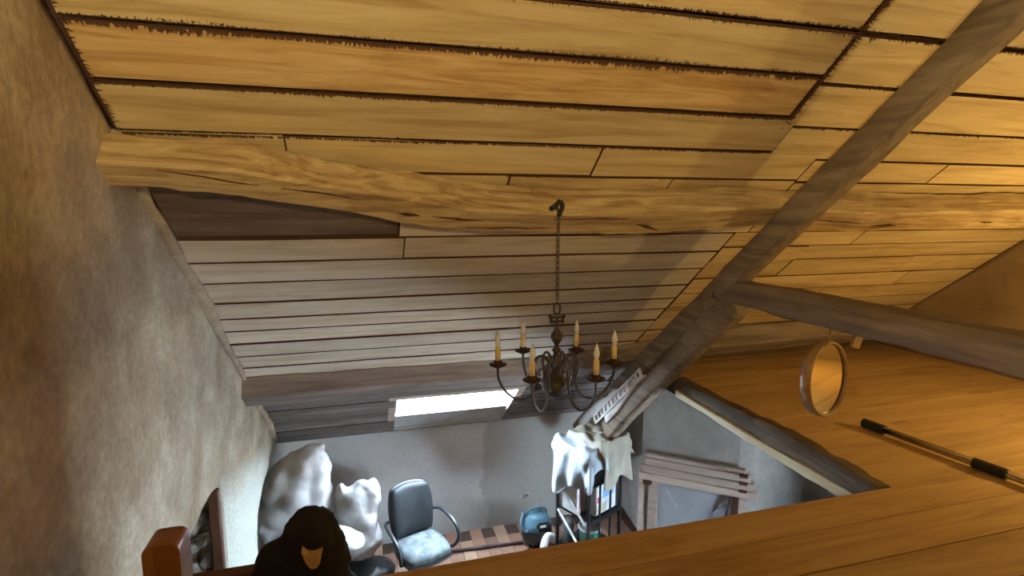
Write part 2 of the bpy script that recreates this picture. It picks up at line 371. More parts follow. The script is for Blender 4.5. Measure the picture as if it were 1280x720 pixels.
# frayed felt standing out of the wide joints
bm = bmesh.new()
def fray(xa, xb, t, hw, n, ln):
    for _ in range(int((xb-xa)*n)):
        x = random.uniform(xa, xb); s = random.choice((-1, -1, 1)); l = random.random()**3*ln*.7 + .001
        l *= .25+1.1*max(0, noise.noise((x*2.2, t*7, 0))+.25)
        wd = random.uniform(.002, .007); dx = random.uniform(-1.2, 1.2)*l
        p = [(x-wd, t+s*hw*.5, -.001), (x+wd, t+s*hw*.5, -.001), (x+dx, t+s*(hw+l), -.004-random.random()*.004)]
        bm.faces.new([bm.verts.new(RM @ Vector(a)) for a in p])
for t, hw, l in ((.80, .015, .05), (1.035, .012, .035), (1.262, .015, .05), (1.498, .011, .032), (1.727, .009, .022)):
    fray(XL+.03, XJ, t, hw, 1000, l*.75)
fray(XJ, XR, 1.045, .017, 240, .04); fray(XJ, XR, 1.297, .009, 160, .025); fray(XJ, XR, 1.552, .009, 160, .02); fray(.7, 1.9, 1.938, .006, 160, .015)
for _ in range(420):                                  # joint across the slope and along the gable
    for xx, a, b in ((XJ+.01, .8, 1.53), (XL+.02, .3, 1.72)):
        t = random.uniform(a, b); l = random.random()**2*.03; s = random.choice((-1, 1)) if xx > 0 else 1
        p = [(xx, t-.004, -.002), (xx, t+.004, -.002), (xx+s*(.008+l), t+random.uniform(-.02, .02), -.008)]
        bm.faces.new([bm.verts.new(RM @ Vector(c)) for c in p])
tag(obj('felt_fringe', bm, 'fibre', ceiling), 'frayed brown felt sticking out of the board joints', kind='stuff')

# ------------------------------------------------------------------ roof window
win = tag(obj('window_1', box(WX0-.07, WX1+.07, WT0-.07, WT0-.0, .0, .30), 'pink_wood', None, mw=RM.copy()),
          'small roof window set low in the sloping ceiling above the far wall', 'window', kind='structure')
obj('side_lining', box(WX0-.07, WX0, WT0, WT1+.30, .0, .30), 'pink_wood', win)
for k in range(4):
    obj('side_board', box(WX1+.002*k, WX1+.07, WT0+.0, WT1+.30, .0+.075*k, .070+.075*k), 'pink_wood', win)
bm = bmesh.new()
vv = [bm.verts.new(p) for p in ((WX0, WT1, .0), (WX1, WT1, .0), (WX1, WT1+.26, .26), (WX0, WT1+.26, .26), (WX0, WT1+.06, .0), (WX1, WT1+.06, .0), (WX1, WT1+.30, .26), (WX0, WT1+.30, .26))]
for f in ((0,1,2,3),(7,6,5,4),(0,4,5,1),(3,2,6,7),(1,5,6,2),(0,3,7,4)): bm.faces.new([vv[i] for i in f])
obj('sill', bm, 'plaster_white', win)
bm = bmesh.new()
for a in ((WX0, WX1, WT0, WT0+.06), (WX0, WX1, WT1+.20, WT1+.26), (WX0, WX0+.05, WT0+.06, WT1+.2), (WX1-.05, WX1, WT0+.06, WT1+.2)): bx(bm, a[0], a[1], a[2], a[3], .24, .30)
obj('frame', bm, 'white', win)
obj('lower_rail', box(WX0, WX1+.0, WT1-.40, WT1, .03, .075, .004), 'socket', win)
obj('rail_bead', box(WX0, WX1, WT1-.035, WT1-.0, .006, .03, .004), 'white', win)
obj('pane', box(WX0+.05, WX1-.05, WT0+.06, WT1+.2, .265, .272), 'glass', win)

# ------------------------------------------------------------------ walls
def colwall(name, groups, x, mt, thick, sgn, amp=.012):
    """gable wall from vertical columns; groups = list of (y0, y1, n, bottom(y), top(y), rows); bands that share an edge share its vertices"""
    bm = bmesh.new()
    for y0, y1, n, fb, ft, nr in groups:
        prev = None
        for i in range(n+1):
            y = y0+(y1-y0)*i/n; b, t = fb(y), ft(y)
            colv = []
            for j in range(nr+1):
                z = b+(t-b)*j/nr
                a = noise.noise((y*1.3, z*1.3, 3))*amp*1.6+noise.noise((y*5, z*5, 8))*amp*.6+noise.noise((y*13, z*13, 5))*amp*.25
                colv.append(bm.verts.new((x+a, y, z)))
            if prev:
                for j in range(nr):
                    f = (prev[j], colv[j], colv[j+1], prev[j+1])
                    bm.faces.new(f if sgn > 0 else f[::-1])
            prev = colv
    bmesh.ops.remove_doubles(bm, verts=bm.verts, dist=.0008)
    me = bpy.data.meshes.new(name); bm.to_mesh(me); bm.free(); me.materials.append(M[mt])
    for p in me.polygons: p.use_smooth = True
    o = bpy.data.objects.new(name, me); COL.objects.link(o)
    s = o.modifiers.new('thickness', 'SOLIDIFY'); s.thickness = thick; s.offset = -1
    return o
def topf(y): return roofz(y) + .02 - (.05*max(0, noise.noise((y*2.6, 1, 0))+.25) if y > 2.45 else 0)*0
def lint(y): return -.29 + .045*noise.noise((y*3.1, 4, 2)) - .06*max(0, (y-3.3)/.3)
EDGE = [(4.43, -1.51), (4.50, -1.34), (4.65, -1.14), (4.8, -1.06), (5.04, -1.0), (5.41, -1.0), (5.8, -1.0)]
def edgez(y):
    for (a, za), (b, zb_) in zip(EDGE, EDGE[1:]):
        if y <= b: return za+(zb_-za)*max(0, (y-a)/(b-a))
    return EDGE[-1][1]
def midz(y):
    if y <= 3.6: return lint(max(y, 1.0))
    if y < 4.43: return lint(3.6)+(-1.51-lint(3.6))*(y-3.6)/.83
    return edgez(y)
floorz = lambda y: ZF
tp = lambda y: max(topf(y), midz(y)+.02)
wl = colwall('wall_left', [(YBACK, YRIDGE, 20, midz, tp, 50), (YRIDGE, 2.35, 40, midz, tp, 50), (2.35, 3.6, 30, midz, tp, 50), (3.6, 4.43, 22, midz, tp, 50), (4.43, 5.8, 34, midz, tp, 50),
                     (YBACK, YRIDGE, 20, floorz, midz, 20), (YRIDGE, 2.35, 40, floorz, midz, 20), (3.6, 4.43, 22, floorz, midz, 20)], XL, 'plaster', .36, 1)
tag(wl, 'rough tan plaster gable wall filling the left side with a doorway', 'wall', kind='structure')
# knobbly plaster lip where the gable meets the lower boards
secs = []
for i in range(15):
    y = 2.46+i*(5.6-2.46)/14; s_ = .018+.014*noise.noise((i*1.7, 0, 5))
    secs.append(((XL+.012, y, roofz(y)-.02), (s_*1.5, 0, 0), (0, s_*.6, s_)))
obj('plaster_lip', rough_beam(secs, .016, 3, .06, .4), 'plaster', wl, True)
# rubble in the reveal of the doorway
rb = random.Random(4)
for k in range(14):
    bm = bmesh.new(); bmesh.ops.create_icosphere(bm, subdivisions=2, radius=1)
    sx, sz = rb.uniform(.05, .085), rb.uniform(.05, .09)
    for v in bm.verts:
        v.co *= 1+.25*noise.noise(v.co*1.6+Vector((k*7, 0, 0))); v.co = Vector((v.co.x*sx, v.co.y*.035, v.co.z*sz))
    o = obj('stone', bm, 'stone', wl); o.location = (XL-.12-(k % 3)*.095+rb.uniform(-.02, .02), 3.595, -.42-(k//3)*.15+rb.uniform(-.03, .03))
dj = tag(obj('door_1', box(XL-.075, XL-.012, 3.545, 3.592, ZF, -.36, .006), 'brown_paint'), 'dark brown wooden jamb of the doorway in the left plaster wall', 'door frame', kind='structure')
obj('back_jamb', box(XL-.35, XL-.29, 3.52, 3.592, ZF, -.36, .006), 'brown_paint', dj)
def wallbox(name, a, mt, label):
    return tag(obj(name, box(*a), mt), label, 'wall', kind='structure')
bm = bmesh.new()
bx(bm, XL-1.3, XL-1.2, 1.6, 4.3, ZF-.1, .2); bx(bm, XL-1.3, XL-.3, 1.6, 1.75, ZF-.1, .2); bx(bm, XL-1.3, XL-.3, 4.15, 4.3, ZF-.1, .2); bx(bm, XL-1.3, XL-.3, 1.6, 4.3, .2, .3)
tag(obj('wall_passage', bm, 'stone'), 'grey rubble walls of the passage behind the left doorway', 'wall', kind='structure')
wallbox('wall_recess', (XL-.46, XL-.36, 4.25, YK+.25, ZF-.1, -.85), 'plaster', 'plaster back of the low recess behind the white sacks')
wallbox('wall_far', (XL-.5, XR+.3, YK, YK+.25, ZF-.1, ZK+.06), 'plaster_grey', 'low grey plaster knee wall under the roof window')
WY0, WY1, WZ0, WZ1 = .8, 2.25, -1.95, -.75
rtop = lambda y: max(roofz(y)+.02, ZK)
wz0 = lambda y: WZ0
wz1 = lambda y: WZ1
gr = []
for ya, yb_, n in ((YBACK, YRIDGE, 16), (YRIDGE, WY0, 8), (WY0, WY1, 18), (WY1, 4.9, 16), (4.9, YK, 6)):
    up = wz1 if yb_ <= 4.91 else (lambda y: max(wz0(y), min(WZ1, rtop(y)-.2)))
    gr.append((ya, yb_, n, floorz, wz0, 4))
    if not (ya >= WY0-.01 and yb_ <= WY1+.01): gr.append((ya, yb_, n, wz0, up, 14))
    gr.append((ya, yb_, n, up, rtop, 24))
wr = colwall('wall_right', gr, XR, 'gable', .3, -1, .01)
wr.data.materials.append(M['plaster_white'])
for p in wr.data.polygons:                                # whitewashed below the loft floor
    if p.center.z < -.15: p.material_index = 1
tag(wr, 'brown gable wall at the right end of the loft', 'wall', kind='structure')
wallbox('wall_back', (XL-.36, XR+.3, YBACK-.2, YBACK, ZF-.1, roofz(YBACK)+.05), 'plaster', 'plaster knee wall behind the viewer')
wallbox('wall_under_loft', (4.60, XR+.02, 4.72, 4.9, ZF-.1, -.21), 'plaster_white', 'pale plaster wall below the loft floor')
w2 = tag(obj('window_2', box(XR+.14, XR+.20, WY0, WY1, WZ0, WZ0+.07), 'white'), 'wide window of the lower room in the right gable under the loft', 'window', kind='structure')
obj('head', box(XR+.14, XR+.20, WY0, WY1, WZ1-.07, WZ1), 'white', w2)
for y_ in (WY0, (WY0+WY1)/2-.03, WY1-.06): obj('stile', box(XR+.14, XR+.20, y_, y_+.06, WZ0+.07, WZ1-.07), 'white', w2)
for y_ in (WY0+.06, (WY0+WY1)/2+.03): obj('pane', box(XR+.165, XR+.17, y_, y_+(WY1-WY0)/2-.09, WZ0+.07, WZ1-.07), 'glass', w2)
# corner chimney breast
A_, B_, C_ = Vector((2.97, 5.2)), Vector((3.76, 4.57)), Vector((4.58, 4.55))
bm = bmesh.new()
pl = [(3.04, YK), A_, B_]
for k in range(1, 5):                                  # rounded corner
    a = k/5; pl.append(B_ + Vector((.18*a, -.05*math.sin(a*math.pi*.5))))
pl += [C_, (4.62, YK)]
lo = [bm.verts.new((p[0], p[1], ZF)) for p in pl]; hi = [bm.verts.new((p[0], p[1], -.2)) for p in pl]
for i in range(len(pl)): bm.faces.new((lo[i], lo[(i+1) % len(pl)], hi[(i+1) % len(pl)], hi[i]))
bm.faces.new(lo); bm.faces.new(hi)
tag(obj('wall_chimney', bm, 'plaster_chim'), 'grey plaster chimney breast standing across the corner below the loft', 'wall', kind='structure')

# ------------------------------------------------------------------ floors
bm = box(XL-1.3, XR+.3, YBACK-.1, YK+.1, ZF-.12, ZF-.012)
fl = tag(obj('floor', bm, 'plank_base'), 'brown tiled floor of the lower room', 'floor', kind='structure')
tile_m = [plain('tile_red', (.27, .15, .10), .5, var=.2, scale=6), plain('tile_tan', (.34, .215, .145), .5, var=.2, scale=6), plain('tile_dark', (.22, .12, .08), .5, var=.2, scale=6)]
tm = bpy.data.meshes.new('tile'); tb = box(-.068, .068, -.2, .2, -.012, 0, .003); tb.to_mesh(tm); tb.free(); tms = []
for k in range(3):
    mm = tm.copy(); mm.materials.append(tile_m[k]); tms.append(mm)
for i in range(28):
    for j in range(4):
        x = XL+.1+i*.14; y = YK-.2-j*.404-(.2 if i % 2 else 0)
        if x > 2.9: continue
        o = bpy.data.objects.new('tile', random.choice(tms)); COL.objects.link(o); o.parent = fl; o.location = (x, y, ZF)
YE = 1.965; XE = 2.54
bm = bmesh.new(); bx(bm, XL, XR, YBACK, YE-.01, -.20, -.032); bx(bm, XE+.01, XR, YE-.01, 4.42, -.20, -.032)
fu = tag(obj('floor_upper', bm, 'plank_base'), 'orange-brown plank floor of the loft around the open well', 'floor', kind='structure')
def fplank(x0, x1, y0, y1, ext=0):
    L_ = x1-x0
    o = obj('plank', box(-L_/2, L_/2, -(y1-y0)/2, (y1-y0)/2, -.032, 0), 'plank', fu)
    o.location = ((x0+x1)/2, (y0+y1)/2, random.uniform(-.0015, .0015)); return o
ys = [YE, 1.758, 1.535, 1.31, 1.09, .87, .65, .43]
jn = [(), (4.1,), (.9, 3.9), (2.4,), (3.1,), (1.2,), (2.6,)]
for (a, b), j in zip(zip(ys, ys[1:]), jn):
    xs = [XL]+list(j)+[XR]
    for p, q_ in zip(xs, xs[1:]): fplank(p+.001, q_-.001, b+.003, a-.003)
fplank(XL, XR, -.6, .43); fplank(XL, XR, -2.6, -.6); fplank(XL, XR, YBACK, -2.6)
y = YE; k = 0
while y < 4.38:
    y1 = min(y+.225, 4.40); j = [(), (4.0,), (3.3,), (), (4.4,), (3.6,)][k % 6]; xs = [XE]+list(j)+[XR]
    for p, q_ in zip(xs, xs[1:]): fplank(p+.001+(random.uniform(-.02, .012) if p == XE else 0), q_-.001, y+.0015, y1-.0015)
    y = y1; k += 1
# rough trimmer beam and pale sawn edge along the well
ed = tag(obj('trimmer_beam', rough_beam([((2.49, 1.97, -.075), (.05, 0, 0), (0, 0, .075)), ((2.50, 2.8, -.07), (.045, 0, 0), (0, 0, .078)), ((2.495, 3.8, -.07), (.05, 0, 0), (0, 0, .075))], .022, 11, .035, .3), wood('trimmer_bark', (.07, .05, .035), (.12, .092, .065), (.20, .155, .11), 1, .8, .03, 1, dark=(.05, .035, .03), bump=.6), None),
         'rough dark trimmer beam edging the open well in the loft floor', 'beam')
obj('sawn_edge', rough_beam([((2.446, 1.97, -.118), (.018, 0, 0), (0, 0, .03)), ((2.44, 2.9, -.12), (.016, 0, 0), (0, 0, .028)), ((2.446, 3.75, -.112), (.016, 0, 0), (0, 0, .024))], .006, 12, .08, .1), 'sawn', ed)

# ------------------------------------------------------------------ purlins
MP = [(XL-.05, 1.765, .105, .065, .08), (-.46, 1.795, .115, .075, .085), (-.16, 1.885, .11, .08, .085), (.18, 1.965, .105, .085, .09), (.5, 2.05, .10, .085, .09), (1.0, 2.105, .095, .09, .09),
      (1.5, 2.11, .095, .09, .09), (1.95, 2.08, .085, .085, .08), (2.3, 2.08, .08, .08, .075), (3.0, 2.12, .09, .09, .085), (4.2, 2.09, .09, .09, .085), (XR, 2.08, .09, .09, .085)]
secs = [(rp(x, t, o), TV*ht, NV*hn) for x, t, o, ht, hn in MP]
pm = tag(obj('purlin_beam', rough_beam(secs, .014, 21, .035, .14), 'beam'), 'crooked old purlin beam running under the boards, carrying the chandelier', 'beam')
from mathutils.bvhtree import BVHTree
pmb = BVHTree.FromPolygons([v.co.copy() for v in pm.data.vertices], [list(p.vertices) for p in pm.data.polygons])
def on_purlin(x, t, frm=(0, 0, 0)):
    p0 = rp(x, t, .6); h_ = pmb.ray_cast(p0, NV); return (h_[0], h_[1]) if h_[0] else (rp(x, t, .19), -NV)
def flaw(name, x, t, l, w_, tilt, mt='fibre', n=10):
    # dark knot or split lying in the surface of the purlin
    bm = bmesh.new(); vs_ = []
    for k in range(n+1):
        f = k/n; c, nrm = on_purlin(x+(f-.5)*l, t+(f-.5)*l*tilt)
        hw = w_*math.sin(math.pi*min(max(f, .04), .96))*(1+.5*noise.noise((k*.9, x*5, 0)))
        vs_.append([bm.verts.new(c+TV*a*hw+nrm*b) for a, b in ((-1, -.004), (-.5, .0025), (.5, .0025), (1, -.004))])
    for A, B in zip(vs_, vs_[1:]):
        for k in range(3): bm.faces.new((A[k], A[k+1], B[k+1], B[k]))
        bm.faces.new((A[3], A[0], B[0], B[3]))
    bm.faces.new(vs_[0]); bm.faces.new(vs_[-1][::-1]); obj(name, bm, mt, pm)
flaw('knot', 1.50, 2.13, .16, .016, .35); flaw('knot', 3.15, 2.14, .22, .026, .05); flaw('knot', .22, 1.99, .10, .02, .3); flaw('knot', 4.0, 2.12, .12, .012, 0)
flaw('split', -.55, 1.765, .34, .006, .2); flaw('split', -.15, 1.86, .30, .007, .3); flaw('split', .75, 2.12, .5, .007, .05); flaw('split', 2.75, 2.11, .4, .007, .02); flaw('split', 1.15, 2.06, .42, .005, .0); flaw('split', .45, 2.03, .25, .01, .2)
LP = [(XL-.3, 4.28, .085, .10, .085), (.4, 4.30, .085, .10, .085), (1.6, 4.33, .085, .10, .085), (2.3, 4.16, .08, .09, .08), (2.9, 3.95, .10, .10, .09), (4.2, 3.90, .10, .10, .09), (XR, 3.88, .10, .10, .09)]
secs = [(rp(x, t, o), TV*ht, NV*hn) for x, t, o, ht, hn in LP]
tag(obj('purlin_beam', rough_beam(secs, .010, 31, .06, .12), 'beam_low'), 'grey lower purlin beam just above the roof window', 'beam')

# ------------------------------------------------------------------ roof truss
tx = thing('roof_truss', 'grey-brown timber roof truss with diagonal rafter, collar beam and strut', 'truss', (2.32, 5.3, ZK))
def tpart(name, bm, mt, par=tx, smooth=True):
    o = obj(name, bm, mt, None, smooth); o.parent = par; o.matrix_parent_inverse = Matrix.Translation(Vector((2.32, 5.3, ZK))).inverted() if par is tx else Matrix()
    return o
def P2(x, t, off): return rp(x, t, off)
U = Vector((.06, 0, 0))
raf = tpart('principal_rafter', rough_beam([(P2(2.32, TRIDGE+.1, .245), U*1.05, NV*.068), (P2(2.32, .9, .243), U*1.05, NV*.068), (P2(2.32, 2.4, .240), U*1.0, NV*.066), (P2(2.32, 3.4, .24), U*1.05, NV*.075), (P2(2.33, 5.85, .25), U*1.15, NV*.085)], .008, 41, .09, .18), 'beam_grey')
tpart('back_rafter', rough_beam([((2.32, YRIDGE+.05, roofz(YRIDGE)-.25), U, (0, -SN*.066, CS*.066)), ((2.32, -4.6, roofz(-4.6)-.3), U, (0, -SN*.066, CS*.066))], .008, 42, .12, .18), 'beam_grey')
tpart('collar_beam', rough_beam([((2.33, 3.12, .855), (.07, 0, 0), (0, 0, .075)), ((2.33, 2.3, .862), (.07, 0, 0), (0, 0, .072)), ((2.33, 1.2, .86), (.075, 0, 0), (0, 0, .072)), ((2.33, -3.4, .86), (.07, 0, 0), (0, 0, .07))], .010, 43, .08, .18), 'beam_grey')
def sdir(a, b):
    d = Vector((0, b[0]-a[0], b[1]-a[1])).normalized(); return Vector((0, -d.z, d.y))
SP = [(2.93, .80), (3.34, .45), (3.79, .045), (4.35, -.47), (4.72, -.81)]
secs = []
for i, p in enumerate(SP):
    a, b = SP[max(i-1, 0)], SP[min(i+1, len(SP)-1)]
    secs.append(((2.325, p[0], p[1]), (.062, 0, 0), sdir(a, b)*(.078 if i < 4 else .09)))
tpart('strut', rough_beam(secs, .010, 44, .08, .2), 'beam_grey')
# lime-splashed foot of the rafter
bm = bmesh.new()
pts = []
for i in range(13):
    f = i/12; yy = 3.95+f*1.35; zr = roofz(yy)
    up = zr-.26-.05*noise.noise((i*.9, 0, 3))-.20*(1-f)**2; dnn = zr-.66-.05*noise.noise((i*1.1, 5, 3))+.20*(1-f)**2+(.26 if yy > 4.72 else 0)
    pts.append((yy, min(up, zr-.235), min(dnn, up-.03)))
for x in (2.225, 2.27):
    for a in pts: pass
fr = [[bm.verts.new((2.236+.008*noise.noise((yy*4, s*3, 1)), yy, u+(d_-u)*s/3)) for s in range(4)] for yy, u, d_ in pts]
bk = [[bm.verts.new((2.272, yy, u+(d_-u)*s/3)) for s in range(4)] for yy, u, d_ in pts]
for i in range(12):
    for s in range(3):
        bm.faces.new((fr[i][s], fr[i+1][s], fr[i+1][s+1], fr[i][s+1])); bm.faces.new((bk[i][s], bk[i][s+1], bk[i+1][s+1], bk[i+1][s]))
    bm.faces.new((fr[i][0], bk[i][0], bk[i+1][0], fr[i+1][0])); bm.faces.new((fr[i][3], fr[i+1][3], bk[i+1][3], bk[i][3]))
for e in (0, 12): bm.faces.new([fr[e][s] for s in range(4)]+[bk[e][s] for s in (3, 2, 1, 0)])
tag(tpart('lime_patch', bm, 'lime'), 'white lime splashed over the foot of the truss')
bm = bmesh.new()
d_ = Vector((0, 1.25, -1.06)).normalized(); u_ = Vector((0, -d_.z, d_.y))*1.0; o_ = Vector((2.222, 3.96, .02))
BM_ = Matrix(((1, 0, 0, 0), (0, d_.y, u_.y, 0), (0, d_.z, u_.z, 0), (0, 0, 0, 1))); BM_.translation = o_
bx(bm, 0, .012, 0, 1.2, .028, .045, BM_); bx(bm, 0, .012, 0, 1.2, -.045, -.028, BM_)
for k in range(13): bx(bm, 0, .012, .0+k*.096, .045+k*.096, -.03, .03, BM_)
tag(tpart('perforated_strip', bm, 'lime', smooth=False), 'pale perforated strip with a row of dark holes')

# ------------------------------------------------------------------ warm lamps of the loft (outside the view)
for nm, loc, pw, WARM in LAMPS:
    if nm == 'a':                                     # torchere throwing its light up at the roof
        lt = thing('floor_uplighter', 'tall floor uplighter with an open bowl standing on the loft boards behind the viewer', 'lamp', (loc[0], loc[1], 0))
        obj('base', lathe(bmesh.new(), [(.14, 0), (.14, .015), (.12, .03), (.012, .035)], 20), 'iron', lt, True)
        obj('pole', lathe(bmesh.new(), [(.012, .03), (.012, loc[2]-.09)], 10), 'iron', lt, True)
        obj('bowl', lathe(bmesh.new(), [(.012, loc[2]-.10), (.06, loc[2]-.09), (.12, loc[2]-.05), (.15, loc[2]-.004), (.146, loc[2]-.004), (.115, loc[2]-.044), (.06, loc[2]-.075), (.02, loc[2]-.08)], 24), 'iron', lt, True)
        lp = (0, 0, loc[2]+.03)
    else:
        lt = thing('bulb_lamp', 'bare warm light bulb hanging in the far right bay of the loft', 'lamp', loc)
        zc = roofz(loc[1]) - loc[2] - .02
        bm = bmesh.new(); tube(bm, [(0, 0, .14), (0, 0, zc)], .004, 6); obj('cord', bm, 'iron', lt)
        obj('socket', lathe(bmesh.new(), [(.006, .15), (.018, .14), (.02, .09), (.016, .085)], 12), 'iron', lt)
        obj('glass_bulb', lathe(bmesh.new(), [(.013, .088), (.022, .07), (.03, .05), (.028, .03), (.015, .018), (.002, .015)], 12), plain('lit_bulb', (1, .8, .5), .4, emit=(1, .62, .22), estr=25), lt, True)
        lp = (0, 0, -.05)
    ld = bpy.data.lights.new('bulb_light', 'POINT'); ld.energy = pw; ld.color = WARM; ld.shadow_soft_size = .05
    lo_ = bpy.data.objects.new('bulb_light', ld); COL.objects.link(lo_); lo_.parent = lt; lo_.location = lp

# ------------------------------------------------------------------ chandelier
CH = Vector((.945, 2.55, 0))
ch = thing('chandelier', 'aged brass chandelier with six candle lights hanging from the purlin', 'chandelier', (CH.x, CH.y, .40))
zb_ = .40
hook = bmesh.new()
tube(hook, smoothpath([(0, .0, 1.03), (.012, -.01, 1.0), (0, -.015, .975), (-.012, -.005, .99), (0, .0, 1.01)], 4), .006, 6)
tube(hook, smoothpath([(-.05, -.02, .985), (-.03, -.035, 1.0), (0, -.01, 1.02), (.02, 0, 1.0), (-.005, -.02, .955)], 4), .012, 6)
obj('hook', hook, 'iron', ch, True)
chain = obj('chain', tube(bmesh.new(), [(0, 0, .972), (0, 0, .968)], .002, 5), 'brass', ch)
lk = bmesh.new()
tube(lk, [(.008*math.cos(a), 0, .0175*math.sin(a)) for a in [2*math.pi*i/10 for i in range(10)]], .0028, 5, True)
lme = bpy.data.meshes.new('link'); lk.to_mesh(lme); lk.free(); lme.materials.append(M['brass'])
zt = .965; i = 0
while zt > .54:
    o = bpy.data.objects.new('link', lme); COL.objects.link(o); o.parent = chain; o.location = (0, 0, zt-.015); o.rotation_euler = (0, 0, math.pi/2*(i % 2)+.4)
    zt -= .027; i += 1
# body is measured from the bottom of the ball (z = 0 local)
prof = [(.002, -.022), (.03, -.018), (.054, -.004), (.068, .018), (.072, .042), (.066, .068), (.046, .092), (.026, .104), (.026, .11), (.03, .118), (.024, .127), (.032, .135), (.036, .15), (.033, .168),
        (.024, .185), (.018, .20), (.014, .225), (.022, .235), (.024, .242), (.016, .25), (.010, .262), (.013, .275), (.024, .29), (.030, .305), (.031, .322), (.024, .337), (.014, .345), (.016, .352), (.009, .36), (.007, .42), (.003, .425)]
zs = .94
obj('stem', lathe(bmesh.new(), [(r, z*zs+.045) for r, z in prof], 20), 'brass', ch, True)
bm = bmesh.new()
tube(bm, [(.017*math.cos(a), 0, .004+.017*math.sin(a)) for a in [2*math.pi*i/16 for i in range(16)]], .004, 6, True)
obj('bottom_ring', bm, 'brass', ch, True)
bm = bmesh.new()
tube(bm, [(.017*math.cos(a), 0, .485+.03*math.sin(a)) for a in [2*math.pi*i/16 for i in range(16)]], .005, 6, True)
for s in (-1, 1):
    for z0, ln in ((.438, .038), (.415, .032)):
        tube(bm, smoothpath([(0, 0, z0), (s*ln*.5, 0, z0+.006), (s*ln, 0, z0), (s*ln, 0, z0+.014), (s*ln*.75, 0, z0+.015)], 4), .006, 6)
obj('finial', bm, 'brass', ch, True)
arm = bmesh.new()
R_ = .30
tube(arm, smoothpath([(.03, 0, .185), (.06, 0, .235), (.095, 0, .235), (.115, 0, .19), (.10, 0, .11), (.125, 0, .035), (.19, 0, .01), (.255, 0, .05), (R_-.005, 0, .12), (R_, 0, .185)], 5), .0066, 7)
tube(arm, smoothpath([(.075, 0, .10), (.055, 0, .13), (.06, 0, .165), (.085, 0, .17), (.092, 0, .145), (.08, 0, .135)], 4), .0042, 6)
tube(arm, smoothpath([(.10, 0, .11), (.075, 0, .075), (.06, 0, .095)], 4), .0045, 6)
ame = bpy.data.meshes.new('arm'); arm.to_mesh(ame); arm.free(); ame.materials.append(M['brass'])
for p in ame.polygons: p.use_smooth = True
cup = lathe(bmesh.new(), [(.006, .175), (.012, .182), (.02, .185), (.044, .197), (.046, .201), (.02, .199), (.017, .205), (.020, .218), (.019, .222), (.004, .222)], 16)
cme = bpy.data.meshes.new('drip_cup'); cup.to_mesh(cme); cup.free(); cme.materials.append(plain('dark_bronze', (.06, .03, .022), .5, .6))
cs = lathe(bmesh.new(), [(.014, .215), (.014, .285), (.012, .29), (.004, .29)], 12); sme = bpy.data.meshes.new('candle'); cs.to_mesh(sme); cs.free(); sme.materials.append(M['candle'])
bl = lathe(bmesh.new(), [(.007, .288), (.009, .296), (.0145, .312), (.015, .322), (.011, .342), (.005, .36), (.001, .372)], 12); bme = bpy.data.meshes.new('bulb'); bl.to_mesh(bme); bl.free(); bme.materials.append(M['bulb'])
for mm in (cme, sme, bme):
    for p in mm.polygons: p.use_smooth = True
for k, a in enumerate((0, 60, 120, 180, 240, 300)):
    ang = math.radians(a-12)
    ar = bpy.data.objects.new('arm', ame); COL.objects.link(ar); ar.parent = ch; ar.rotation_euler = (0, 0, ang); ar.location = (0, 0, .0)
    for nm, me in (('drip_cup', cme), ('candle', sme), ('bulb', bme)):
        o = bpy.data.objects.new(nm, me); COL.objects.link(o); o.parent = ar; o.location = (R_, 0, 0)

# ------------------------------------------------------------------ mirror and pole
mi = thing('mirror', 'round mirror in a thin wooden rim hanging from the collar beam', 'mirror', (2.34, 2.235, .50), 0)
az = math.radians(283)
nx = Vector((math.cos(az), math.sin(az), .04)).normalized(); sy = Vector((-math.sin(az), math.cos(az), 0)); uz = nx.cross(sy)
MM = Matrix(((sy.x, uz.x, nx.x, 0), (sy.y, uz.y, nx.y, 0), (sy.z, uz.z, nx.z, 0), (0, 0, 0, 1)))
MM = MM @ Matrix.Rotation(.10, 4, 'Z') @ Matrix.Diagonal((.80, .96, 1, 1))
obj('rim', lathe(bmesh.new(), [(.19, -.03), (.212, -.03), (.216, .0), (.212, .022), (.202, .026), (.197, .020), (.196, .010), (.19, .004)], 40), 'mirrorframe', mi, True, MM)
obj('glass', lathe(bmesh.new(), [(.05, -.010), (.197, -.010), (.198, .008), (.197, .010), (.05, .010)], 40), 'mirror', mi, False, MM)
bm = bmesh.new(); tube(bm, [(0, 0, .19), (.01, .0, .26), (.02, -.0, .31)], .006, 6); obj('hanging_cord', bm, 'mirrorframe', mi); bm = bmesh.new(); bx(bm, .0, .05, -.09, -.075, .20, .30, Matrix.Rotation(.3, 4, 'Y')); obj('wooden_tag', bm, 'mirrorframe', mi)
pa, pb = Vector((3.06, 2.60, .031)), Vector((3.30, 1.05, .031))
po = thing('telescopic_pole', 'chrome telescopic pole with black clamps lying on the loft floor', 'pole', pa)
dv = (pb-pa); ln = dv.length; dv.normalize()
def along(a, b, r): return tube(bmesh.new(), [dv*a, dv*b], r, 14)
obj('tube', along(.09, ln, .021), 'chrome', po, True)
obj('end_cap', along(0, .13, .030), 'blackplastic', po); obj('clamp', along(.60, .75, .029), 'blackplastic', po)
obj('tip_screw', tube(bmesh.new(), [dv*.03+Vector((-.012, -.004, .014)), dv*.03+Vector((-.017, -.006, .02))], .006, 8), 'chrome', po)

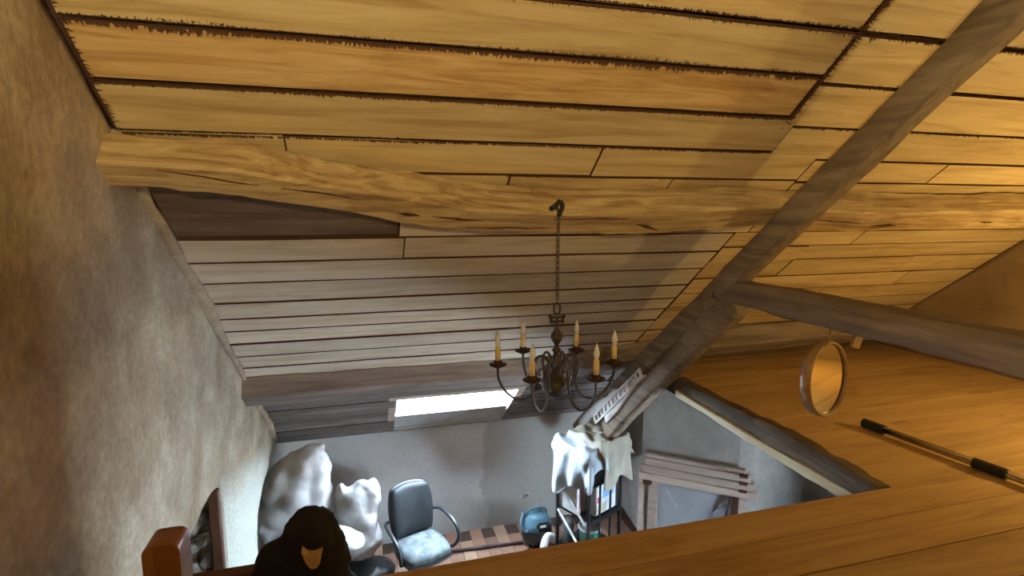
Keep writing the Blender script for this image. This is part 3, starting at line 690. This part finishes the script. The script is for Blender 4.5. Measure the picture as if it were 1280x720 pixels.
# ------------------------------------------------------------------ stair rail, newel and jacket
NY = 1.75
nw = thing('stair_railing', 'varnished wooden newel post with rounded top and low brown handrail', 'railing', (-.60, NY, 0))
def newel(dx, top, name='newel_post'):
    bm = bmesh.new(); pr = [(.05, 0)]+[(.05-.026+.026*math.cos(a), top-.026+.026*math.sin(a)) for a in [math.pi/2*k/5 for k in range(6)]]
    pr += [(-x, z) for x, z in pr[::-1]]
    fr_ = [bm.verts.new((x, -.05, z)) for x, z in pr]; bk2 = [bm.verts.new((x, .05, z)) for x, z in pr]
    bm.faces.new(fr_); bm.faces.new(bk2[::-1])
    for i in range(len(pr)): bm.faces.new((fr_[i], fr_[(i+1) % len(pr)], bk2[(i+1) % len(pr)], bk2[i]))
    o = obj(name, bm, 'newel', nw); o.location = (dx, 0, 0); return o
newel(-.005, .405); newel(.42, .26)
obj('handrail', box(.045, .37, -.03, .03, .205, .255, .01, 2), 'brown_paint', nw)
for dx in (.13, .21, .29): obj('baluster', lathe(bmesh.new(), [(.014, 0), (.014, .05), (.02, .09), (.012, .13), (.014, .206)], 10), 'brown_paint', nw).location = (dx, 0, 0)
jk = blob('black_jacket', [((.01, 0, .335), (.095, .085, .105)), ((.03, .0, .24), (.105, .09, .14)), ((-.095, -.01, .265), (.075, .075, .08)), ((-.11, -.01, .16), (.10, .08, .13)), ((.05, 0, .09), (.13, .095, .12))], 'blackcloth', None, .012, .02, .09, (-.20, NY, .0), .006)
tag(jk, 'black hooded jacket with a tan lining slung over the stair post', 'jacket')
bm = bmesh.new()
ring = [(-.010, .352), (.008, .338), (.030, .334), (.050, .342), (.042, .308), (.032, .294), (.016, .292), (.002, .312)]
fr = [bm.verts.new((x, -.112, z)) for x, z in ring]; bk = [bm.verts.new((x*1.02, -.05, z)) for x, z in ring]
bm.faces.new(fr); bm.faces.new(bk[::-1])
for i in range(len(ring)): bm.faces.new((fr[i], fr[(i+1) % len(ring)], bk[(i+1) % len(ring)], bk[i]))
ln_ = obj('lining', bm, 'tan', jk); tag(ln_, 'tan lining showing at the jacket opening')

# ------------------------------------------------------------------ sacks in the corner
tag(blob('white_sack', [((0, 0, 0), (.33, .27, .38)), ((.08, .02, .20), (.27, .22, .27)), ((-.05, 0, -.16), (.34, .27, .30)), ((.16, .02, .42), (.10, .08, .09)), ((.25, .02, .47), (.05, .05, .05)), ((-.22, -.05, -.22), (.16, .18, .20))], 'sack', None, .022, .045, .30, (-.69, 5.27, -1.36), .012, .20),
    'large white plastic sack stuffed full, leaning in the corner', 'sack')
tag(blob('white_sack', [((0, 0, 0), (.23, .2, .34)), ((0, 0, -.2), (.24, .22, .22)), ((.08, 0, .22), (.16, .15, .17)), ((-.09, 0, .2), (.14, .12, .14)), ((.16, 0, .36), (.05, .05, .05)), ((-.13, 0, .33), (.045, .05, .05))], 'sack', None, .022, .03, .26, (-.13, 5.2, -1.64), .008, .18),
    'smaller white plastic sack standing beside the office chair', 'sack')
pw = blob('white_pillow', [((0, 0, 0), (.17, .12, .055)), ((-.1, 0, 0), (.1, .12, .045)), ((.1, 0, 0), (.1, .11, .045))], 'white', None, .012, .01, .1); pw.location = (-.25, 4.86, -1.62); pw.rotation_euler = (.25, .35, -.25)
tag(pw, 'small white cushion lying across the front of the two sacks', 'cushion')
tag(blob('bin_bag', [((0, 0, .11), (.28, .24, .11)), ((.1, 0, .10), (.26, .22, .10))], 'blackplastic', None, .03, .03, .12, (-.12, 5.18, ZF), .012), 'black plastic bag squashed under the smaller white sack', 'bag')
tag(blob('bin_bag', [((0, 0, .15), (.30, .26, .15)), ((-.05, 0, .13), (.31, .28, .13))], 'blackplastic', None, .03, .03, .12, (-.72, 5.25, ZF), .012), 'black plastic bag squashed under the large white sack', 'bag')

# ------------------------------------------------------------------ office chair
oc = thing('office_chair', 'worn grey office chair with looped armrests by the far wall', 'chair', (.46, 4.92, ZF), math.atan2(-.43, .15)+math.pi/2)
# local: -y is the front
def cushion(w_, d_, h_, bev, dome=0, curve=0):
    bm = box(-w_/2, w_/2, -d_/2, d_/2, -h_/2, h_/2); bmesh.ops.subdivide_edges(bm, edges=list(bm.edges), cuts=7, use_grid_fill=True)
    for v in bm.verts:
        x, y_, z = v.co.x/(w_/2), v.co.y/(d_/2), v.co.z/(h_/2)
        r = max(abs(x), abs(y_)); l = (x*x+y_*y_)**.5 or 1
        f = 1-.14*max(0, l-1)/.414
        v.co.x *= f; v.co.y *= f
        v.co.z *= 1-.55*max(0, r-.7)/.3
        v.co.z += dome*(1-x*x)*(1-y_*y_)+curve*x*x
    return bm
st = obj('seat', cushion(.47, .46, .09, .03, .012), 'chair_worn', oc, True); st.location = (0, -.02, .46)
sp = obj('seat_pan', cushion(.49, .48, .05, .02), 'chairframe', oc, True); sp.location = (0, -.02, .415)
bk_ = obj('backrest', cushion(.44, .52, .09, .03, .01, .035), 'chair', oc, True); bk_.location = (0, .245, .73); bk_.rotation_euler = (math.radians(80), 0, 0)
bb = obj('back_shell', cushion(.45, .53, .04, .03, 0, .035), 'chairframe', oc, True); bb.location = (0, .288, .725); bb.rotation_euler = (math.radians(80), 0, 0)
for s in (-1, 1):
    bm = bmesh.new()
    tube(bm, smoothpath([(s*.23, .25, .66), (s*.29, .16, .685), (s*.305, -.04, .675), (s*.305, -.17, .63), (s*.30, -.20, .54), (s*.27, -.14, .44), (s*.2, -.05, .405)], 6), [.016]*1+[.019]*35+[.016], 8)
    obj('armrest', bm, 'chairframe', oc, True)
obj('gas_column', lathe(bmesh.new(), [(.03, .06), (.03, .22), (.018, .225), (.018, .41)], 14), 'chairframe', oc, True)
for k in range(5):
    a = 2*math.pi*k/5+.3; c, s = math.cos(a), math.sin(a)
    bm = tube(bmesh.new(), [(0, 0, .11), (c*.15, s*.15, .105), (c*.29, s*.29, .07)], [.032, .026, .02], 8); lg = obj('leg', bm, 'chairframe', oc, True)
    bm = bmesh.new(); p = Vector((-s, c, 0))*.02
    for q_ in (-1, 1): tube(bm, [Vector((c*.29, s*.29, .028))+p*q_*.3, Vector((c*.29, s*.29, .028))+p*q_], .028, 12)
    obj('caster', bm, 'blackplastic', lg, True)

# ------------------------------------------------------------------ vacuum cleaner and its tube
vc = thing('vacuum_cleaner', 'blue and black canister vacuum cleaner standing on the tiles', 'vacuum cleaner', (1.78, 5.36, ZF))
obj('drum', lathe(bmesh.new(), [(.13, .04), (.165, .05), (.172, .12), (.165, .2), (.15, .21)], 24), 'blackplastic', vc, True)
obj('motor_head', lathe(bmesh.new(), [(.17, .2), (.175, .225), (.155, .27), (.12, .31), (.11, .335), (.06, .35), (.002, .352)], 24), 'blue', vc, True)
bm = bmesh.new(); tube(bm, smoothpath([(-.11, 0, .30), (-.10, 0, .38), (0, 0, .405), (.10, 0, .38), (.11, 0, .30)], 5), .014, 8); obj('handle', bm, 'blue', vc, True)
obj('front_panel', box(-.05, .11, -.176, -.13, .19, .31, .02, 2), 'blackplastic', vc); obj('switch_plate', box(-.02, .05, -.182, -.17, .265, .295, .006), 'white', vc)
bm = bmesh.new()
tube(bm, smoothpath([(-.10, -.10, .21), (-.175, -.08, .20), (-.19, -.03, .28), (-.14, .04, .34)], 5), .018, 8); obj('cable_loop', bm, 'blue', vc, True)
for k in range(4):
    a = math.pi/4+k*math.pi/2; bm = bmesh.new(); bmesh.ops.create_uvsphere(bm, u_segments=10, v_segments=8, radius=.024)
    o = obj('wheel', bm, 'blackplastic', vc, True); o.location = (.14*math.cos(a), .14*math.sin(a), .024)
vt = thing('vacuum_tube', 'long dark vacuum tube lying on the tiles between the chair and the vacuum', 'tube', (.86, 5.40, ZF+.02))
obj('pipe', tube(bmesh.new(), [(-.05, .0, .0), (.76, -.045, 0)], .017, 10), 'tube', vt, True)
obj('sleeve', tube(bmesh.new(), [(.30, -.019, 0), (.38, -.024, 0)], .0195, 10), 'blackplastic', vt, True)
so = thing('wall_socket', 'small white electrical socket on the grey knee wall', 'socket', (1.785, YK, -2.0))
obj('plate', box(-.04, .04, -.012, 0, -.04, .04, .006, 2), 'socket', so); obj('outlet', lathe(bmesh.new(), [(.024, 0), (.024, .004), (.02, .004)], 16), 'chair_worn', so, mw=Matrix.Translation((0, -.011, 0)) @ Matrix.Rotation(math.pi/2, 4, 'X'))

# ------------------------------------------------------------------ black metal shelf and what is on it
SA = math.radians(25); SW, SD, SH = .48, .42, 1.39
sh = thing('metal_shelf', 'black metal shelving rack beside the fireplace', 'shelf', (2.03, 4.52, ZF), SA)
def SL(x, y_, z): return Vector((2.03+x*math.cos(SA)-y_*math.sin(SA), 4.52+x*math.sin(SA)+y_*math.cos(SA), ZF+z))
for x in (0, SW):
    for y_ in (0, SD): obj('post', box(x-.014, x+.014, y_-.014, y_+.014, 0, SH, .003), 'iron', sh)
for z in (.26, .66, 1.02, SH-.03):
    s_ = obj('shelf_board', box(.014, SW-.014, .0, SD, z, z+.018), 'iron', sh)
for z in (.66,): obj('front_rail', box(0, SW, -.018, -.004, z-.01, z+.03), 'iron', sh)
for x in (.15, .31): obj('front_bar', box(x-.009, x+.009, -.02, -.006, .0, 1.06), 'iron', sh)
bm = bmesh.new(); tube(bm, [(-.016, .03, .65), (-.016, SD-.02, .96)], .013, 6); obj('side_brace', bm, 'paper', sh)
bm = bmesh.new(); tube(bm, [(-.016, .12, .40), (-.016, SD-.02, .66)], .013, 6); obj('side_brace', bm, 'paper', sh)
def onshelf(name, bm, mt, label, cat, x, y_, z, rz=0, group=None, smooth=False):
    o = obj(name, bm, mt, None, smooth); o.location = SL(x, y_, z); o.rotation_euler = (0, 0, SA+rz); return tag(o, label, cat, group)
o = onshelf('printed_box', box(-.16, .16, -.04, .04, 0, .30, .004), 'paper', 'white cardboard box with red and blue print on the middle shelf', 'box', .29, .07, .679)
obj('red_mark', box(-.13, -.07, -.0425, -.0395, .13, .19), 'red', o); obj('blue_print', box(-.05, .12, -.0425, -.0395, .16, .28), 'printblue', o); obj('cream_print', box(-.14, .0, -.0425, -.0395, .01, .11), 'cream', o)
o = onshelf('plastic_tub', lathe(bmesh.new(), [(.085, 0), (.10, .02), (.11, .20), (.116, .205), (.116, .225), (.10, .228), (.098, .05), (.01, .05)], 24), 'green', 'open green plastic tub on the bottom shelf', 'tub', .19, .14, .279, smooth=True)
obj('lid_rim', lathe(bmesh.new(), [(.117, .215), (.121, .218), (.121, .235), (.117, .238), (.108, .236), (.108, .216)], 24), 'paper', o, True)
obj('contents', lathe(bmesh.new(), [(.002, .16), (.10, .16), (.10, .165), (.002, .168)], 20), 'tub_label', o)
for k, (w_, mt) in enumerate(((.03, 'paper'), (.022, 'pink'), (.028, 'paper'), (.02, 'cloth_blue'), (.03, 'pink'), (.024, 'paper'))):
    onshelf('folder', box(-w_/2, w_/2, -.13, .13, 0, .27-.015*(k % 3), .003), mt, ['thick white folder nearest the left posts of the rack', 'narrow pink folder second from the left posts of the rack', 'white folder between two pink and blue folders on the rack', 'thin pale blue folder on the middle shelf', 'wide pink folder on the middle shelf', 'white folder deepest along the middle shelf'][k], 'folder', .035+.032*k if k < 2 else .06+.034*k, .30, .679, 0, 'folders on the middle shelf')
onshelf('grey_bundle', lathe(bmesh.new(), [(.05, 0), (.062, .03), (.055, .12), (.06, .2), (.04, .25), (.01, .255)], 14), 'chair_worn', 'grey cloth bundle on the bottom shelf', 'bundle', .08, .34, .279, smooth=True)
bm = bmesh.new(); tube(bm, smoothpath([(-.02, -.02, .055), (.0, .02, .20), (.07, .07, .27), (.17, .08, .24)], 5), .052, 12)
o = obj('white_elbow_pipe', bm, 'white', None, True); o.location = (1.72, 4.92, ZF); o.scale = (.8, .8, 1.05); tag(o, 'short white plastic elbow pipe leaning by the foot of the rack', 'pipe')
pp = obj('paper_pad', box(-.07, .07, -.008, .008, 0, .21, .002), 'paper'); pp.location = (1.74, 4.62, ZF); pp.rotation_euler = (-.25, .1, SA-.3); tag(pp, 'white paper pad propped against the left side of the rack', 'paper')

def drape(name, a0, a1, b0, b1, oa, ob, mt, label, seed, zt, amp=.02, thick=.006, ang=0):
    """cloth laid over the rack top: falls down outside the edges in folds. oa=(left,right), ob=(front,back) overhang"""
    bm = bmesh.new(); n = 46; G = []
    for i in range(n+1):
        row = []
        for j in range(n+1):
            u = a0-oa[0]+(a1-a0+oa[0]+oa[1])*i/n; v = b0-ob[0]+(b1-b0+ob[0]+ob[1])*j/n
            du = (a0-u if u < a0 else u-a1 if u > a1 else 0); dv_ = (b0-v if v < b0 else v-b1 if v > b1 else 0)
            hem = 1+.6*noise.noise((u*4+seed, v*4, 1))
            drop = max(du, dv_)*hem + .35*min(du, dv_)
            x = max(a0, min(a1, u)); y_ = max(b0, min(b1, v))
            fo = (noise.noise((v*9+seed, drop*2.5, 2)) if du >= dv_ else noise.noise((u*9+seed, drop*2.5, 2)))
            out = (.016+amp*(fo+.5))*min(1, drop/.08)
            if du > 0: x += (-1 if u < a0 else 1)*out*(1 if du >= dv_ else du/max(dv_, 1e-4))
            if dv_ > 0: y_ += (-1 if v < b0 else 1)*out*(1 if dv_ > du else dv_/max(du, 1e-4))
            z = zt - drop + (amp*.9*(noise.noise((u*9+seed, v*9, 5))+.45) + .018*noise.noise((u*22, v*5+seed, 0)) if drop < .02 else .004*noise.noise((u*20, v*20, seed)))
            row.append(bm.verts.new((x, y_, z)))
        G.append(row)
    for i in range(n):
        for j in range(n): bm.faces.new((G[i][j], G[i+1][j], G[i+1][j+1], G[i][j+1]))
    o = obj(name, bm, mt, None, True); o.location = SL(0, 0, 0); o.rotation_euler = (0, 0, SA)
    s = o.modifiers.new('thickness', 'SOLIDIFY'); s.thickness = thick; s.offset = 1
    return tag(o, label, 'cloth')
drape('draped_cloth', -.025, SW*.62, -.025, SD+.025, (.40, .0), (.22, .05), 'cloth_blue', 'pale blue-white cloth thrown over the left of the rack', 3.3, SH+.015, .055)
drape('draped_cloth', SW*.22, SW+.03, -.05, SD*.9, (.05, .16), (.38, .0), 'cloth_beige', 'crumpled beige garment hanging over the front of the rack', 8.1, SH+.06, .06)

# ------------------------------------------------------------------ fireplace surround across the corner
dF = (B_-A_).normalized(); FA = math.atan2(dF.y, dF.x)
fp = thing('fireplace_surround', 'pale wooden fireplace surround with stacked lintel boards and a hazy sheet over the opening', 'fireplace', (A_.x-.03, A_.y-.035, ZF), FA)
for k, (z0, z1, a, b, pr) in enumerate(((.74, .82, .0, 1.20, .11), (.825, .905, .03, 1.17, .10), (.91, .985, .06, 1.13, .085), (.99, 1.03, .06, 1.08, .07))):
    bm = box(a, b, -pr, .0, z0, z1, .006); obj('lintel_board', bm, 'pink_wood', fp)
for k, z0 in enumerate((.82, .90, .98)):
    obj('end_block', box(1.02, 1.10, -.118, -.06, z0-.012, z0+.012), 'brown_paint', fp)
obj('end_block', box(.05, .14, -.13, -.05, .70, .742), 'brown_paint', fp)
obj('jamb', box(.0, .06, -.09, .0, 0, .74, .004), 'pink_wood', fp); obj('jamb_groove', box(.062, .10, -.03, .0, 0, .74), 'stone', fp); obj('jamb', box(.102, .20, -.06, .0, 0, .74, .004), 'pink_wood', fp)
obj('jamb', box(.96, 1.03, -.05, .0, 0, .74, .004), 'brown_paint', fp); obj('jamb', box(1.032, 1.12, -.06, .0, 0, .74, .004), 'pink_wood', fp)
obj('hazy_sheet', box(.20, .96, -.02, -.012, 0, .74), 'sheet', fp)
for a, b in (((.30, .62), (.42, .44)), ((.78, .46), (.93, .62))):  # light lines reflected on the sheet, added as thin white rods
    d_ = Vector((b[0]-a[0], 0, b[1]-a[1])); bm = bmesh.new(); tube(bm, [(a[0], -.024, a[1]), (b[0], -.024, b[1])], .004, 6); obj('glint_line', bm, 'paper', fp)
bm = bmesh.new(); tube(bm, [(.955, -.06, .70), (.90, -.085, .35), (.88, -.09, .0)], .018, 8); tag(obj('poker', bm, 'tube', fp, True), 'dark stick leaning in the opening')
